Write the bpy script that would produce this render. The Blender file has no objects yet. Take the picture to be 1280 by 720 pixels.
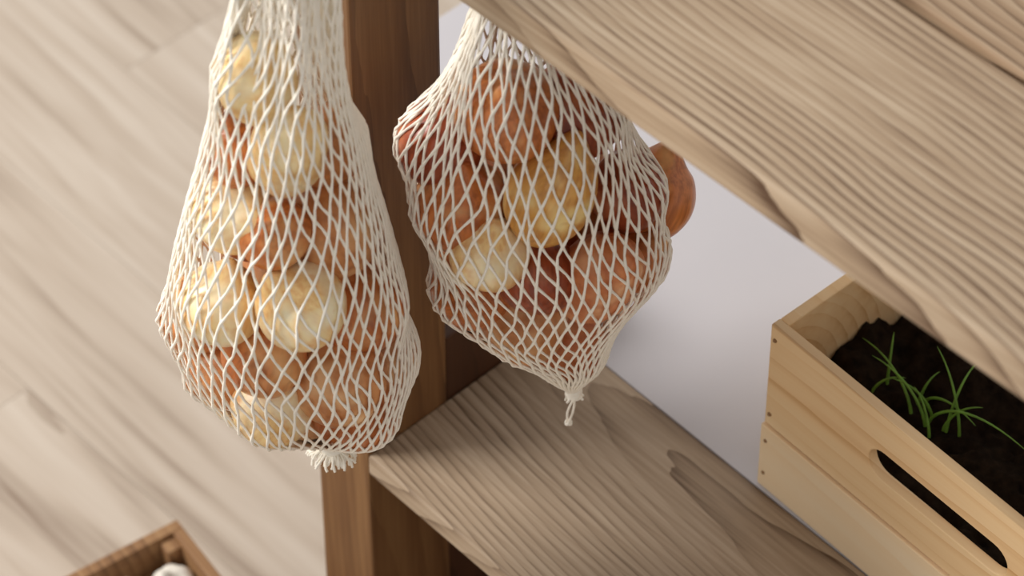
import bpy, bmesh, math, random
from mathutils import Vector, Matrix, noise, Euler
from mathutils.bvhtree import BVHTree
random.seed(7)
H = 0.45   # height of the lower shelf top above the floor
scn = bpy.context.scene
scn.view_settings.view_transform = 'Standard'
scn.view_settings.look = 'None'

def srgb(r, g, b):
    def f(c):
        c /= 255.0
        return c/12.92 if c <= 0.04045 else ((c+0.055)/1.055)**2.4
    return (f(r), f(g), f(b), 1)

# ------------------------------------------------------------ materials
class NT:
    def __init__(s, name):
        s.m = bpy.data.materials.new(name); s.m.use_nodes = True
        s.t = s.m.node_tree; s.t.nodes.clear()
        s.out = s.n('ShaderNodeOutputMaterial'); s.b = s.n('ShaderNodeBsdfPrincipled')
        s.l(s.b.outputs[0], s.out.inputs[0])
    def n(s, t, **k):
        x = s.t.nodes.new(t)
        for a, v in k.items(): setattr(x, a, v)
        return x
    def l(s, a, b): s.t.links.new(a, b)
    def math(s, op, a, b=None):
        x = s.n('ShaderNodeMath', operation=op)
        for i, v in enumerate((a, b)):
            if v is None: continue
            if isinstance(v, (int, float)): x.inputs[i].default_value = v
            else: s.l(v, x.inputs[i])
        return x.outputs[0]
    def vmath(s, op, a, b):
        x = s.n('ShaderNodeVectorMath', operation=op)
        for i, v in enumerate((a, b)):
            if isinstance(v, tuple): x.inputs[i].default_value = v
            else: s.l(v, x.inputs[i])
        return x.outputs[0]
    def noise(s, vec, scale=1, detail=3, rough=0.5):
        x = s.n('ShaderNodeTexNoise'); x.inputs['Scale'].default_value = scale
        x.inputs['Detail'].default_value = detail; x.inputs['Roughness'].default_value = rough
        s.l(vec, x.inputs['Vector']); return x
    def ramp(s, fac, stops):
        x = s.n('ShaderNodeValToRGB'); e = x.color_ramp.elements
        while len(e) < len(stops): e.new(0.5)
        for el, (p, c) in zip(e, stops): el.position = p; el.color = c
        s.l(fac, x.inputs[0]); return x.outputs[0]
    def mix(s, fac, a, b, mode='MIX'):
        x = s.n('ShaderNodeMix', data_type='RGBA', blend_type=mode)
        if isinstance(fac, (int, float)): x.inputs[0].default_value = fac
        else: s.l(fac, x.inputs[0])
        for i, v in ((6, a), (7, b)):
            if isinstance(v, tuple): x.inputs[i].default_value = v
            else: s.l(v, x.inputs[i])
        return x.outputs[2]

def wood(name, dark, mid, light, axis='X', ring=34, center=(0, -0.16, -0.10), tilt=(0, 0.02, 0.03),
         ringw=0.3, fiberw=0.35, streakw=0.3, warp=0.012, rough=0.55, bump=0.12, var=0.0, isl=3.0, spec=0.35,
         wx=1.3, wy=5, knots=0.0, kpow=2.2):
    s = NT(name)
    tc = s.n('ShaderNodeTexCoord'); vec = tc.outputs['Object']
    geo = s.n('ShaderNodeNewGeometry')
    if axis != 'X':
        sp = s.n('ShaderNodeSeparateXYZ'); s.l(vec, sp.inputs[0]); cb = s.n('ShaderNodeCombineXYZ')
        o = {'Y': (1, 2, 0), 'Z': (2, 0, 1)}[axis]
        for i, j in enumerate(o): s.l(sp.outputs[j], cb.inputs[i])
        vec = cb.outputs[0]
    rnd = geo.outputs['Random Per Island']
    cbi = s.n('ShaderNodeCombineXYZ'); s.l(s.math('MULTIPLY', rnd, isl), cbi.inputs[0])
    vec = s.vmath('ADD', vec, cbi.outputs[0])
    wn = s.noise(s.vmath('MULTIPLY', vec, (wx, wy, wy)), 1, 1.5, 0.4)
    w = s.vmath('MULTIPLY', s.vmath('SUBTRACT', wn.outputs['Color'], (0.5, 0.5, 0.5)), (0, warp*2, warp*2))
    wn2 = s.noise(s.vmath('MULTIPLY', vec, (10, 60, 60)), 1, 2, 0.5)
    w2 = s.vmath('MULTIPLY', s.vmath('SUBTRACT', wn2.outputs['Color'], (0.5, 0.5, 0.5)), (0, 0.004, 0.004))
    rv = s.vmath('ADD', s.vmath('ADD', vec, w), w2)
    mp = s.n('ShaderNodeMapping'); s.l(rv, mp.inputs[0])
    mp.inputs['Location'].default_value = tuple(-c for c in center); mp.inputs['Rotation'].default_value = tilt
    wv = s.n('ShaderNodeTexWave', wave_type='RINGS', rings_direction='X', wave_profile='SAW')
    wv.inputs['Scale'].default_value = ring; wv.inputs['Distortion'].default_value = 0
    s.l(mp.outputs[0], wv.inputs[0])
    fb = s.noise(s.vmath('MULTIPLY', vec, (9, 330, 330)), 1, 3, 0.6).outputs[0]
    st = s.noise(s.vmath('MULTIPLY', rv, (1.6, 30, 30)), 1, 3, 0.55).outputs[0]
    big = s.noise(s.vmath('MULTIPLY', rv, (1.6, 11, 11)), 1, 2, 0.5).outputs[0]
    ringv = s.math('POWER', wv.outputs['Fac'], kpow)
    big2 = s.ramp(big, [(0.35, (0.2, .2, .2, 1)), (0.65, (1, 1, 1, 1))])
    ringv = s.math('MULTIPLY', ringv, big2)
    v = s.math('SUBTRACT', 0.60, s.math('MULTIPLY', ringv, ringw))
    v = s.math('ADD', v, s.math('MULTIPLY', s.math('SUBTRACT', fb, 0.5), fiberw))
    v = s.math('ADD', v, s.math('MULTIPLY', s.math('SUBTRACT', st, 0.5), streakw*2))
    v = s.math('ADD', v, s.math('MULTIPLY', s.math('SUBTRACT', rnd, 0.5), var))
    if knots:
        vo = s.n('ShaderNodeTexVoronoi', feature='F1'); vo.inputs['Scale'].default_value = 1
        s.l(s.vmath('MULTIPLY', rv, (2.2, 4.4, 0.0)), vo.inputs['Vector'])
        kd = s.ramp(vo.outputs['Distance'], [(0.0, (1, 1, 1, 1)), (0.035, (.9, .9, .9, 1)), (0.12, (.25, .25, .25, 1)), (0.26, (0, 0, 0, 1))])
        v = s.math('SUBTRACT', v, s.math('MULTIPLY', kd, knots))
    col = s.ramp(v, [(0.12, dark), (0.5, mid), (0.85, light)])
    s.l(col, s.b.inputs['Base Color'])
    s.b.inputs['Roughness'].default_value = rough
    s.b.inputs['Specular IOR Level'].default_value = spec
    bp = s.n('ShaderNodeBump'); bp.inputs['Strength'].default_value = bump; bp.inputs['Distance'].default_value = 0.001
    s.l(v, bp.inputs['Height']); s.l(bp.outputs[0], s.b.inputs['Normal'])
    return s.m

M_upper = wood('wood_upper', srgb(92, 66, 46), srgb(172, 147, 120), srgb(204, 183, 157), ring=34,
               center=(0, -0.22, -0.13), tilt=(0, 0.05, 0.09), ringw=0.62, fiberw=0.62, streakw=.3, warp=0.035, wx=2.4, kpow=2.8)
M_upper2 = wood('wood_upper_rear', srgb(92, 68, 48), srgb(166, 138, 110), srgb(196, 172, 144), ring=34,
               center=(0, 0.12, -0.12), tilt=(0, 0.05, 0.08), ringw=0.55, fiberw=0.5, streakw=.35, warp=0.04, wx=2.0)
M_lower = wood('wood_lower', srgb(92, 70, 52), srgb(160, 138, 114), srgb(190, 170, 147), ring=38,
               center=(0, 0.18, -0.11), tilt=(0, 0.04, 0.07), ringw=0.55, fiberw=0.55, streakw=.28, warp=0.028, wx=2.0, kpow=2.6)
M_post = wood('wood_post', srgb(60, 36, 18), srgb(112, 76, 44), srgb(148, 110, 70), axis='Z', ring=30, rough=0.45)
M_dark = wood('wood_side', srgb(38, 21, 12), srgb(70, 42, 25), srgb(92, 58, 36), axis='Z', ring=30, rough=0.5)
M_pine = wood('wood_pine', srgb(204, 150, 92), srgb(236, 198, 148), srgb(246, 218, 174), ring=22,
              ringw=0.32, fiberw=0.15, streakw=0.35, rough=0.5, warp=.03)
M_pine_lt = wood('wood_pine_light', srgb(220, 178, 126), srgb(246, 216, 174), srgb(251, 231, 198), ring=14,
              ringw=0.2, fiberw=0.12, streakw=0.25, rough=0.5)
M_rustic = wood('wood_rustic', srgb(66, 42, 26), srgb(140, 102, 68), srgb(180, 142, 100), ring=26, rough=0.6)
M_floor = wood('wood_floor', srgb(122, 100, 82), srgb(188, 172, 155), srgb(208, 195, 180), ring=12,
               center=(0, 0.0, -0.16), tilt=(0, .03, .05), ringw=0.22, fiberw=0.14, streakw=0.5, warp=0.04, rough=0.45, var=0.10, bump=0.03, knots=.5)

def simple(name, col, rough=0.6, noise_amt=0.05, scale=40, bump=0.0, spec=0.4):
    s = NT(name); tc = s.n('ShaderNodeTexCoord')
    nz = s.noise(tc.outputs['Object'], scale, 4, 0.6)
    c2 = tuple(max(0, c*(1-noise_amt*3)) for c in col[:3])+(1,)
    s.l(s.ramp(nz.outputs[0], [(0.3, c2), (0.65, col)]), s.b.inputs['Base Color'])
    s.b.inputs['Roughness'].default_value = rough; s.b.inputs['Specular IOR Level'].default_value = spec
    if bump:
        bp = s.n('ShaderNodeBump'); bp.inputs['Strength'].default_value = bump; bp.inputs['Distance'].default_value = 0.003
        s.l(nz.outputs[0], bp.inputs['Height']); s.l(bp.outputs[0], s.b.inputs['Normal'])
    return s.m
M_white = simple('white_paint', srgb(200, 196, 199), 0.6, 0.01, 6)
M_wall = simple('wall_paint', srgb(232, 228, 224), 0.8, 0.01, 5)
M_cotton = simple('cotton_cord', srgb(253, 246, 232), 0.85, 0.02, 300, spec=0.15)
M_tan = simple('tan_cord', srgb(200, 160, 110), 0.85, 0.05, 300)
M_soil = simple('soil', srgb(42, 31, 21), 0.95, 0.25, 90, bump=1.0, spec=0.1)
M_leaf = simple('leaf_green', srgb(118, 164, 62), 0.45, 0.12, 60)
M_nail = simple('nail_metal', srgb(150, 110, 70), 0.4, 0.1, 60)
M_garlic = simple('garlic_skin', srgb(240, 232, 218), 0.5, 0.06, 60)

def veg_mat(name, base, dark, pale, streak, palelo=0.5):
    s = NT(name); tc = s.n('ShaderNodeTexCoord'); oi = s.n('ShaderNodeObjectInfo')
    vec = s.vmath('ADD', tc.outputs['Object'], oi.outputs['Location'])
    if streak:
        fine = s.noise(s.vmath('MULTIPLY', vec, (200, 200, 16)), 1, 2, 0.5).outputs[0]
    else:
        fine = s.noise(vec, 90, 3, 0.5).outputs[0]
    big = s.noise(vec, 26, 2, 0.5).outputs[0]
    c = s.ramp(fine, [(0.34, tuple(.5*x+.5*y for x, y in zip(dark, base))), (0.6, base)])
    c = s.mix(s.ramp(big, [(palelo, (0, 0, 0, 1)), (palelo+0.2, (.9, .9, .9, 1))]), c, pale)
    bl = s.noise(vec, 45, 2, 0.5).outputs[0]
    c = s.mix(s.ramp(bl, [(0.60, (0, 0, 0, 1)), (0.74, (.6, .6, .6, 1))]), c, dark)
    s.l(c, s.b.inputs['Base Color']); s.b.inputs['Roughness'].default_value = 0.28 if streak else 0.4
    s.b.inputs['Subsurface Weight'].default_value = 0.1
    s.b.inputs['Subsurface Radius'].default_value = (0.01, 0.005, 0.002)
    bp = s.n('ShaderNodeBump'); bp.inputs['Strength'].default_value = 0.12; bp.inputs['Distance'].default_value = 0.001
    s.l(fine, bp.inputs['Height']); s.l(bp.outputs[0], s.b.inputs['Normal'])
    return s.m
VM = {
 'p': veg_mat('potato_pale', srgb(252, 222, 162), srgb(228, 172, 104), srgb(255, 241, 204), False),
 'g': veg_mat('onion_golden', srgb(252, 218, 154), srgb(220, 152, 82), srgb(255, 242, 206), True, 0.44),
 'c': veg_mat('onion_copper', srgb(214, 130, 70), srgb(140, 68, 32), srgb(246, 196, 136), True, 0.52),
 'b': veg_mat('potato_brown', srgb(218, 150, 92), srgb(158, 90, 48), srgb(248, 206, 154), False, 0.5),
 'y': veg_mat('onion_yellow', srgb(232, 176, 92), srgb(184, 112, 50), srgb(252, 228, 158), True, 0.5),
 'o': veg_mat('potato_orange', srgb(230, 148, 94), srgb(184, 92, 50), srgb(246, 194, 148), False, 0.5),
 'r': veg_mat('onion_red', srgb(172, 84, 50), srgb(100, 40, 26), srgb(214, 138, 94), True, 0.54),
}
ON = 'cryg'

# ------------------------------------------------------------ helpers
def link(ob, parent=None):
    scn.collection.objects.link(ob)
    if parent is not None: ob.parent = parent
    return ob
def empty(name, loc=(0, 0, 0), rotz=0):
    e = bpy.data.objects.new(name, None); e.empty_display_size = 0.05
    e.location = loc; e.rotation_euler = (0, 0, rotz); return link(e)
def mesh_ob(name, bm, mat, parent=None, loc=(0, 0, 0), smooth=False):
    me = bpy.data.meshes.new(name); bm.to_mesh(me); bm.free()
    if smooth:
        for p in me.polygons: p.use_smooth = True
    me.materials.append(mat)
    ob = bpy.data.objects.new(name, me); ob.location = loc
    return link(ob, parent)
def box(name, lo, hi, mat, parent=None, bev=0.002, rotz=0):
    # rotz: turn about the world origin's vertical axis
    lo = Vector(lo); hi = Vector(hi); c = (lo+hi)/2; d = hi-lo
    bm = bmesh.new(); bmesh.ops.create_cube(bm, size=1)
    for v in bm.verts: v.co = Vector((v.co.x*d.x, v.co.y*d.y, v.co.z*d.z))
    if bev: bmesh.ops.bevel(bm, geom=bm.edges[:], offset=bev, segments=2, profile=0.6, affect='EDGES')
    if rotz: c = Matrix.Rotation(rotz, 3, 'Z') @ c
    ob = mesh_ob(name, bm, mat, parent, c)
    ob.rotation_euler = (0, 0, rotz)
    return ob
def tube(name, paths, rad, mat, parent=None, loc=(0, 0, 0), res=2, radii=None):
    cu = bpy.data.curves.new(name, 'CURVE'); cu.dimensions = '3D'; cu.bevel_depth = rad
    cu.bevel_resolution = res; cu.use_fill_caps = True
    for i, p in enumerate(paths):
        sp = cu.splines.new('POLY'); sp.points.add(len(p)-1)
        for j, q in enumerate(p):
            sp.points[j].co = (q[0], q[1], q[2], 1)
            if radii: sp.points[j].radius = radii[i][j]
        sp.use_smooth = True
    tmp = bpy.data.objects.new(name+'_c', cu)
    scn.collection.objects.link(tmp)
    dg = bpy.context.evaluated_depsgraph_get()
    me = bpy.data.meshes.new_from_object(tmp.evaluated_get(dg)); me.name = name
    bpy.data.objects.remove(tmp); bpy.data.curves.remove(cu)
    me.materials.clear(); me.materials.append(mat)
    ob = bpy.data.objects.new(name, me); ob.location = loc
    return link(ob, parent)

# ------------------------------------------------------------ floor & walls
def make_floor():
    bm = bmesh.new(); y = -3.2; row = 0
    W = 0.19; PL = 3.6
    while y < 4.0:
        x = -4.5 - (row*1.3+.5) % PL
        while x < 4.0:
            a = (x, y, -0.02); b = (x+PL-.0006, y+W-0.0006, 0)
            r = bmesh.ops.create_cube(bm, size=1)
            for v in r['verts']:
                v.co = Vector(((a[0]+b[0])/2+v.co.x*(b[0]-a[0]), (a[1]+b[1])/2+v.co.y*(b[1]-a[1]), -0.01+v.co.z*0.02))
            x += PL
        y += W; row += 1
    return mesh_ob('floor', bm, M_floor)
make_floor()
box('wall_back', (-4.5, 3.9, 0), (4.0, 4.0, 2.6), M_wall, None, 0)

# ------------------------------------------------------------ shelf unit
sh = empty('wooden_shelf_unit', (0, 0, 0))
def Z(z): return z+H
RU = math.radians(1.9)
box('upper_board', (0.001, 0.0, Z(.668)), (1.5, .210, Z(.706)), M_upper, sh, .004, RU)
box('upper_board_rear', (0.001, .2125, Z(.672)), (1.5, .44, Z(.712)), M_upper2, sh, .003, RU)
box('lower_board', (0.0, 0.0, Z(-.026)), (1.5, .234, Z(0)), M_lower, sh, .0025)
box('bottom_board', (0.0, 0.0, .06), (1.5, .234, .085), M_dark, sh, .002)
box('post_front', (-.072, 0.0, 0), (0, .098, Z(.95)), M_post, sh, .003)
box('side_panel', (-.072, .0985, 0), (-.001, .234, Z(.085)), M_dark, sh, .002)
box('post_right', (1.5, 0.0, 0), (1.572, .098, Z(.95)), M_post, sh, .003)
box('post_right_rear', (1.5, .342, 0), (1.572, .44, Z(.95)), M_post, sh, .003)
box('bracket', (-.06, .098, Z(.60)), (-.02, .44, Z(.665)), M_post, sh, .003)
def cyl(name, p, q, r, mat, parent):
    return tube(name, [[p, q]], r, mat, parent, res=4)
cyl('peg', (-.03, .01, Z(.86)), (.034, -.125, Z(.87)), .008, M_post, sh)

# ------------------------------------------------------------ white table
tb = empty('white_table', (0, 0, 0))
box('table_top', (-.377, .2352, Z(-.032)), (1.45, .95, Z(-.001)), M_white, tb, .001)
for i, (x, y) in enumerate(((-.29, .27), (1.38, .27), (-.29, .88), (1.38, .88))):
    box('leg_%d' % (i+1), (x, y, 0), (x+.045, y+.045, Z(-.032)), M_white, tb, .002)

# ------------------------------------------------------------ pine crate
CR = math.radians(-1.6)
CX, CY = .264, .240
def crate():
    L, D, h, t = .404, .26, .216, .011
    e = empty('wooden_crate', (CX, CY, Z(0)), CR)
    def slotted(name, y, zlo, zhi):
        cu = bpy.data.curves.new(name, 'CURVE'); cu.dimensions = '2D'; cu.fill_mode = 'BOTH'
        cu.extrude = t/2-.0012; cu.bevel_depth = .0012; cu.bevel_resolution = 2
        def poly(pts):
            sp = cu.splines.new('POLY'); sp.points.add(len(pts)-1); sp.use_cyclic_u = True
            for i, p in enumerate(pts): sp.points[i].co = (p[0], p[1], 0, 1)
        poly([(.0012, zlo+.0012), (L-.0012, zlo+.0012), (L-.0012, zhi-.0012), (.0012, zhi-.0012)])
        cx, cz, hl, r = L/2+.006, .152, .084, .019
        pts = []
        for k in range(13):
            a = math.pi/2 + math.pi*k/12; pts.append((cx-hl+r+math.cos(a)*r, cz+math.sin(a)*r))
        for k in range(13):
            a = -math.pi/2 + math.pi*k/12; pts.append((cx+hl-r+math.cos(a)*r, cz+math.sin(a)*r))
        poly(pts)
        tmp = bpy.data.objects.new('t', cu); scn.collection.objects.link(tmp)
        dg = bpy.context.evaluated_depsgraph_get()
        me = bpy.data.meshes.new_from_object(tmp.evaluated_get(dg)); bpy.data.objects.remove(tmp)
        me.transform(Matrix.Rotation(math.pi/2, 4, 'X'))
        me.materials.clear(); me.materials.append(M_pine)
        ob = bpy.data.objects.new(name, me); ob.location = (0, y, 0); link(ob, e)
    slotted('front_board', t/2+.001, .085, h)
    slotted('back_board', D-t/2, .085, h)
    box('front_lower_board', (-.001, -.002, 0), (L+.001, t, .0835), M_pine_lt, e, .0015)
    box('back_lower_board', (0, D-t, 0), (L, D, .0835), M_pine_lt, e, .0015)
    box('side_left', (0, t+.001, 0), (t, D-t-.001, h), M_pine, e, .0012)
    box('side_right', (L-t, t+.001, 0), (L, D-t-.001, h), M_pine, e, .0012)
    box('base', (t, t, .002), (L-t, D-t, .01), M_pine, e, 0)
    for xx in (.006, L-.006):
        for zz in (.02, .065, .1, .2):
            bm = bmesh.new(); bmesh.ops.create_uvsphere(bm, u_segments=10, v_segments=6, radius=.0022)
            mesh_ob('nail', bm, M_nail, e, (xx, -.0015 if zz < .08 else .0008, zz), True)
    bm = bmesh.new(); bmesh.ops.create_grid(bm, x_segments=70, y_segments=45, size=.5)
    for v in bm.verts:
        x = .012+(v.co.x+.5)*(L-.024); y = .012+(v.co.y+.5)*(D-.024)
        z = .122+.030*noise.noise(Vector((x*14, y*14, 0)))+.014*noise.noise(Vector((x*60, y*60, 3)))+.006*noise.noise(Vector((x*160, y*160, 5)))
        v.co = Vector((x, y, z))
    mesh_ob('soil', bm, M_soil, e, (0, 0, 0), True)
    return e
crate()

def seedling():
    base = Vector((CX+.078, CY+.076, Z(.122)))
    e = empty('green_seedling', base)
    rd = random.Random(11)
    paths = []; rads = []
    for k in range(12):
        a = rd.uniform(0, 2*math.pi); ln = rd.uniform(.06, .125); out = rd.uniform(.6, 1.2)
        b = Vector((rd.uniform(-.02, .075), rd.uniform(-.015, .02), 0))
        p = []; r = []
        for j in range(15):
            s = j/14
            rr = ln*out*s**1.4*.7
            p.append(b+Vector((math.cos(a)*rr, math.sin(a)*rr*.6, ln*(s-.62*out*s*s))))
            r.append(max(.1, (1-s)**.5))
        paths.append(p); rads.append(r)
    tube('blades', paths, .0016, M_leaf, e, radii=rads, res=2)
seedling()

# ------------------------------------------------------------ floor crate (rustic)
def rustic():
    e = empty('rustic_wooden_crate', (-.266, -.024, 0.0), math.radians(-9))
    L, W, h, t = .34, .27, .12, .012
    for k, (a, b) in enumerate(((.01, .05), (.062, .118))):
        box('slat_back_%d' % k, (0, -t, a), (L, 0, b), M_rustic, e, .0015)
        box('slat_front_%d' % k, (0, -W, a), (L, -W+t, b), M_rustic, e, .0015)
        box('slat_left_%d' % k, (-t, -W, a), (0, 0, b), M_rustic, e, .0015)
        box('slat_right_%d' % k, (L, -W, a), (L+t, 0, b), M_rustic, e, .0015)
    for k, (x, y) in enumerate(((0, -t-.016), (L-.016, -t-.016), (0, -W+t), (L-.016, -W+t))):
        box('corner_post_%d' % k, (x+.0005, y, 0), (x+.0165, y+.016, .112), M_rustic, e, .0015)
    box('base', (0, -W+t, .062), (L, -t, .070), M_rustic, e, 0)
    k = 0
    for x in range(6):
        for y in range(4):
            if (x*3+y*5) % 7 == 3: continue
            k += 1
            R0 = .023
            bm = bmesh.new(); bmesh.ops.create_uvsphere(bm, u_segments=32, v_segments=20, radius=R0)
            for v in bm.verts:
                n = v.co.normalized(); a = math.atan2(n.y, n.x)
                rr = R0*(1+.07*abs(math.cos(a*4))*math.sqrt(max(0, 1-n.z**2)))
                v.co = n*rr; v.co.z *= .85
                if n.z > .8: v.co.z += (n.z-.8)*.09; v.co.x *= .8; v.co.y *= .8
            o = mesh_ob('garlic_bulb_%d' % k, bm, M_garlic, e, (.041+x*.05, -.038-y*.05, .090), True)
            o.rotation_euler = (.3*math.sin(k*2), .3*math.cos(k*3), k)
rustic()

# ------------------------------------------------------------ vegetables in net bags
def potato_bm(rx, ry, rz, seed):
    bm = bmesh.new(); bmesh.ops.create_icosphere(bm, subdivisions=4, radius=1)
    off = Vector((seed*3.1, seed*1.7, seed*.9))
    for v in bm.verts:
        n = v.co.normalized()
        k = 1+.10*noise.noise(n*1.1+off)+.04*noise.noise(n*2.6+off)
        v.co = Vector((n.x*rx, n.y*ry, n.z*rz))*k
    return bm
def onion_bm(r, rz, seed):
    bm = bmesh.new(); bmesh.ops.create_uvsphere(bm, u_segments=40, v_segments=28, radius=1)
    off = Vector((seed*2.1, seed*1.3, 0))
    for v in bm.verts:
        n = v.co.copy()
        k = 1+.05*noise.noise(n*1.3+off)
        v.co = Vector((n.x*r, n.y*r, n.z*rz))*k
        if n.z > .72:
            q = (n.z-.72)/.28
            v.co.x *= 1-.3*q; v.co.y *= 1-.3*q; v.co.z += .014*q*q
    return bm

def net_bag(name, loc, rotz, vegs, axis, ztop, zbot, neck, ncol, cell, rad, pleat, cone, bunch, seed=1):
    e = empty(name, loc, rotz)
    rd = random.Random(seed)
    allv = []; allf = []
    for i, (x, y, z, kind, rx, rz, tilt, inside) in enumerate(vegs):
        if kind in ON: bm = onion_bm(rx, rz, i+seed*10)
        else: bm = potato_bm(rx, rx*rd.uniform(.88, 1.0), rz, i+seed*10)
        rot = Euler((rd.uniform(-.4, .4), math.radians(tilt), rd.uniform(0, 6)))
        if kind in ON: rot = Euler((rd.uniform(-1.0, 1.0), math.radians(tilt)+rd.uniform(-.8, .8), rd.uniform(0, 6)))
        if rz > rx*1.2: rot = Euler((rd.uniform(-.3, .3), math.radians(tilt), 0))
        mat4 = Matrix.Translation((x, y, z)) @ rot.to_matrix().to_4x4()
        if inside:
            b = len(allv)
            for v in bm.verts: allv.append(mat4 @ v.co)
            bm.verts.index_update()
            for f in bm.faces: allf.append([v.index+b for v in f.verts])
        nm = ('onion_%d' if kind in ON else 'potato_%d') % (i+1)
        ob = mesh_ob(nm, bm, VM[kind], e, (x, y, z), True); ob.rotation_euler = rot
    bvh = BVHTree.FromPolygons(allv, allf)
    def ax(z):
        if z <= axis[0][0]: return Vector((axis[0][1], axis[0][2]))
        for (za, xa, ya), (zb, xb, yb) in zip(axis, axis[1:]):
            if z <= zb:
                t = (z-za)/(zb-za); return Vector((xa+(xb-xa)*t, ya+(yb-ya)*t))
        return Vector((axis[-1][1], axis[-1][2]))
    NTt, NZ = 96, 140
    zs = [zbot+(ztop-zbot)*k/(NZ-1) for k in range(NZ)]
    obs = [[0.0]*NTt for _ in range(NZ)]
    for k, z in enumerate(zs):
        c = ax(z)
        for j in range(NTt):
            a = 2*math.pi*j/NTt; d = Vector((math.cos(a), math.sin(a), 0))
            hit = bvh.ray_cast(Vector((c.x, c.y, z))+d*.3, -d, .3)
            if hit[0] is not None: obs[k][j] = .3-hit[3]+rad+.0006
    def cmin(z):
        for (za, ra), (zb, rb) in zip(cone, cone[1:]):
            if za <= z <= zb: return ra+(rb-ra)*(z-za)/(zb-za)
        return neck
    R = [[max(obs[k][j], neck) for j in range(NTt)] for k in range(NZ)]
    for it in range(260):
        for k in range(1, NZ-1):
            Rk = R[k]; U = R[k+1]; Dn = R[k-1]; O = obs[k]; mn = cmin(zs[k])
            for j in range(NTt):
                v = (Rk[j-1]+Rk[(j+1) % NTt]+(U[j]+Dn[j]))*.25
                m = O[j] if O[j] > mn else mn
                Rk[j] = v if v > m else m
    mean = [sum(r)/NTt for r in R]
    s = [0]
    for k in range(1, NZ): s.append(s[-1]+math.hypot(zs[k]-zs[k-1], mean[k]-mean[k-1]))
    nrow = int(s[-1]/cell)
    def pos(u, a, lift):
        lo, hi = 0, NZ-1
        while hi-lo > 1:
            m = (lo+hi)//2
            if s[m] <= u: lo = m
            else: hi = m
        t = min(1, max(0, (u-s[lo])/(s[hi]-s[lo]))); z = zs[lo]+(zs[hi]-zs[lo])*t
        qb = bunch[2]+(bunch[3]-bunch[2])*max(0, min(1, (z-bunch[0])/(bunch[1]-bunch[0])))
        a = a - qb*math.sin(2*a)
        f = (a % (2*math.pi))/(2*math.pi)*NTt; j = int(f) % NTt; g = f-int(f); j2 = (j+1) % NTt
        r = (R[lo][j]*(1-g)+R[lo][j2]*g)*(1-t)+(R[hi][j]*(1-g)+R[hi][j2]*g)*t + lift
        q = max(0, min(1, (z-pleat[0])/(pleat[1]-pleat[0])))
        r *= 1+pleat[2]*q*(math.sin(5*a+1+3*z)+.5*math.sin(11*a+z*9))
        c = ax(z)
        return Vector((c.x+math.cos(a)*r, c.y+math.sin(a)*r, z))
    paths = []; radii = []
    for dirn in (1, -1):
        for i in range(ncol):
            p = []; rr = []
            for k in range(nrow*2+1):
                u = s[-1]*k/(nrow*2)
                col = i+dirn*.25*k
                th = 2*math.pi*col/ncol
                jit = .9*noise.noise(Vector((math.cos(th)*1.6, math.sin(th)*1.6, u*9+seed*5)))+.45*noise.noise(Vector((math.cos(th)*5, math.sin(th)*5, u*26+seed*5)))
                ju = .4*cell*noise.noise(Vector((math.cos(th)*3, math.sin(th)*3, u*16+seed*9)))
                a = 2*math.pi*(col+jit)/ncol
                p.append(pos(min(s[-1], max(0, u+ju)), a, .0006*dirn))
                rr.append(1.4 if k % 2 == 0 else .92)
            paths.append(p); radii.append(rr)
    tube('net', paths, rad, M_cotton, e, res=1, radii=radii)
    return e

r_ang = math.radians(47)
# local frame of each bag: x, y horizontal, z up (metres, relative to bag centre)
bag1 = [
 (-.010, -.016, .300, 'p', .032, .042, 5, True),
 (.012, -.030, .232, 'p', .032, .052, 12, True),
 (.042, .010, .195, 'b', .030, .040, 10, True),
 (-.030, -.014, .215, 'c', .026, .030, 10, True),
 (-.034, -.026, .158, 'g', .036, .035, 0, True),
 (.045, -.018, .128, 'b', .039, .046, 15, True),
 (-.002, -.048, .155, 'c', .030, .030, 0, True),
 (.018, -.070, .092, 'g', .038, .037, 0, True),
 (-.048, -.054, .076, 'g', .035, .035, 0, True),
 (-.068, -.008, .014, 'b', .034, .038, 60, True),
 (.062, -.022, .035, 'c', .039, .040, -10, True),
 (-.016, -.062, .020, 'c', .036, .034, 0, True),
 (.045, -.054, -.020, 'b', .040, .044, 0, True),
 (-.012, -.058, -.048, 'g', .036, .034, 0, True),
 (.054, -.028, -.086, 'c', .040, .036, 0, True),
 (.072, .004, -.050, 'b', .037, .044, 0, True),
 (-.050, -.026, -.040, 'b', .036, .035, 0, True),
 (.012, -.020, -.092, 'b', .034, .034, 0, True),
 (.000, .045, .000, 'b', .044, .046, 0, True),
 (-.024, .035, .090, 'c', .042, .040, 0, True),
 (.040, .032, .080, 'b', .040, .040, 0, True),
 (.015, .020, -.070, 'c', .042, .040, 0, True),
]
B1 = net_bag('net_bag_of_potatoes', (.034, -.11, Z(.310)), r_ang, bag1,
   [(-.17, .036, -.02), (-.09, .014, -.01), (.0, .0, 0), (.15, .002, 0), (.3, .008, 0), (.38, .014, 0), (.56, .018, 0)],
   .56, -.142, .007, 54, .0202, .00115, (.24, .36, .18),
   [(-.142, .006), (.34, .032), (.40, .031), (.47, .029), (.55, .009), (.56, .007)], (.02, .26, .08, .30), 1)
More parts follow.
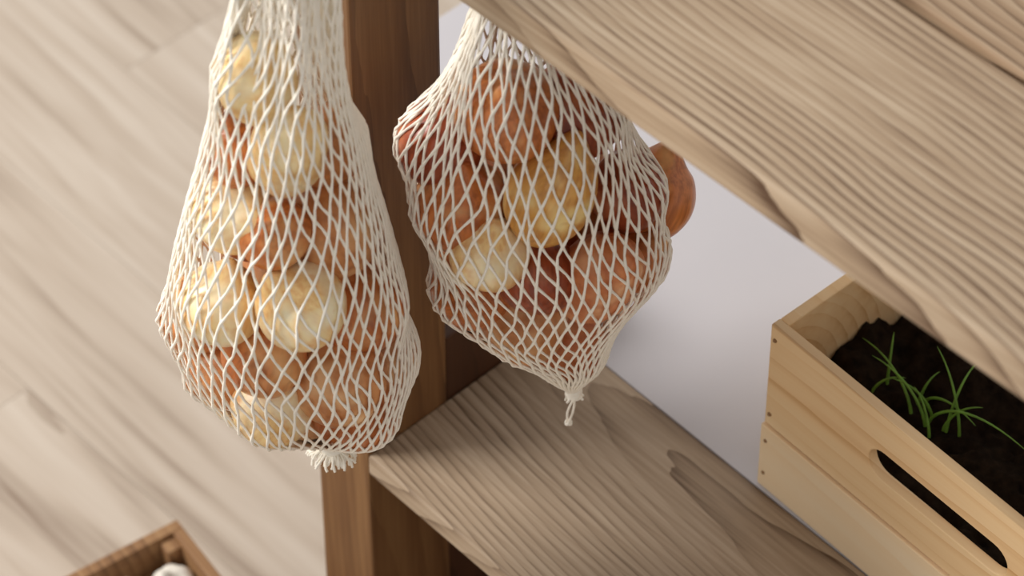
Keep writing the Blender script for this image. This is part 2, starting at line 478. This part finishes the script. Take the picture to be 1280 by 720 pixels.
bag2 = [
 (-.072, .000, .085, 'r', .038, .040, 0, True),
 (-.020, -.028, .150, 'c', .043, .042, 0, True),
 (.035, .000, .120, 'r', .042, .044, 0, True),
 (-.058, -.030, .040, 'c', .040, .041, 0, True),
 (-.034, -.060, .016, 'g', .034, .034, 0, True),
 (.016, -.052, .080, 'y', .037, .052, 20, True),
 (-.047, -.020, -.070, 'c', .040, .038, 0, True),
 (.056, -.046, -.030, 'o', .035, .058, 16, True),
 (-.005, -.034, -.100, 'b', .037, .040, 0, True),
 (.034, -.015, -.158, 'o', .030, .038, 10, True),
 (.080, -.005, .030, 'r', .032, .038, 0, True),
 (.084, -.002, -.055, 'c', .031, .036, 0, True),
 (.006, -.052, -.022, 'r', .036, .034, 0, True),
 (.010, .045, .030, 'b', .044, .046, 0, True),
 (-.030, .030, -.020, 'c', .042, .040, 0, True),
 (.045, .030, -.060, 'c', .040, .040, 0, True),
 (.100, .034, -.018, 'c', .040, .040, 0, False),
]
B2 = net_bag('net_bag_of_onions', (.130, .080, Z(.374)), r_ang, bag2,
   [(-.225, .038, -.015), (-.16, .031, -.012), (-.08, .012, -.01), (.05, .0, 0), (.2, -.01, 0), (.29, -.02, 0)],
   .29, -.212, .005, 48, .0202, .00115, (.17, .24, .12),
   [(-.212, .004), (.2, .045), (.28, .012), (.29, .012)], (.05, .2, .06, .2), 2)

def knot(parent, p, r, seed, frill=0, fl=(.006, .012)):
    rd = random.Random(seed)
    paths = []
    for k in range(3):
        pts = []
        for j in range(25):
            a = 2*math.pi*j/24
            pts.append(Vector(p)+Vector((math.cos(a)*r, math.sin(a)*r, (k-1)*r*.6+.001*math.sin(a*2+k))))
        paths.append(pts)
    tube('knot_wraps', paths, r*.42, M_cotton, parent, res=3)
    paths = []
    for k in range(frill):
        a = rd.uniform(0, 2*math.pi); l = rd.uniform(*fl)
        m = rd.uniform(-.4, .4)
        paths.append([Vector(p)+Vector((math.cos(a+m*q)*(r*.6+l*math.sin(q*1.6)), math.sin(a+m*q)*(r*.6+l*math.sin(q*1.6)), -.003-l*.5*q*q+rd.uniform(-.0015, .0015))) for q in (0, .25, .5, .75, 1)])
    if paths: tube('knot_threads', paths, .0012, M_cotton, parent, res=2)
knot(B1, (.034, -.02, -.145), .009, 3, 90, (.008, .018))
knot(B2, (.038, -.015, -.216), .0055, 5, 14, (.003, .006))
tail = []
for k in range(2):
    tail.append([Vector((.038+.0025*math.sin(q*3.5+k*2.5)-.004*q, -.015+.002*math.cos(q*3+k*2.5), -.219-.040*q)) for q in [j/12 for j in range(13)]])
tube('tail_string', tail, .0011, M_cotton, B2, res=3)
cp = [Vector((.034, -.015, -.259)) + Vector((.0022*math.cos(t), .0022*math.sin(t), .001*math.sin(3*t))) for t in [2*math.pi*j/12 for j in range(13)]]
tube('tail_knot', [cp], .0015, M_cotton, B2, res=3)
tube('cord', [[(.018, 0, .545), (.014, 0, .56), (.010, .005, .571)], [(.022, 0, .545), (.026, 0, .56), (.024, .005, .571)]], .0022, M_tan, B1, res=3)
tube('hook', [[(-.02, 0, .275), (-.02, 0, .2965)]], .0035, M_tan, B2, res=3)

# ------------------------------------------------------------ lights
w = bpy.data.worlds.new('World'); scn.world = w; w.use_nodes = True
w.node_tree.nodes['Background'].inputs[0].default_value = (.995, .99, .985, 1)
w.node_tree.nodes['Background'].inputs[1].default_value = .57
def area(name, loc, target, size, power, col):
    ld = bpy.data.lights.new(name, 'AREA'); ld.shape = 'SQUARE'; ld.size = size; ld.energy = power; ld.color = col
    o = bpy.data.objects.new(name, ld); o.location = loc
    o.rotation_euler = (Vector(target)-Vector(loc)).to_track_quat('-Z', 'Y').to_euler(); link(o)
area('window_light', (-2.0, -1.7, 2.8), (0, 0, .6), 1.4, 130, (1, .98, .95))

# ------------------------------------------------------------ camera
a = math.radians(47); p = math.radians(48.5)
r = Vector((math.cos(a), math.sin(a), 0)); h = Vector((-math.sin(a), math.cos(a), 0))
fwd = h*math.cos(p)-Vector((0, 0, 1))*math.sin(p); up = h*math.sin(p)+Vector((0, 0, 1))*math.cos(p)
P0 = Vector((.0056, .1744, .1016+H)); C = P0-fwd*3.65
cam = bpy.data.cameras.new('camera'); co = bpy.data.objects.new('camera', cam); link(co)
M = Matrix((r, up, -fwd)).transposed().to_4x4(); M.translation = C
co.matrix_world = M
cam.sensor_width = 36; cam.lens = 5000/1280*36
cam.dof.use_dof = True; cam.dof.focus_distance = 3.36; cam.dof.aperture_fstop = 5
cam.clip_end = 50
scn.camera = co
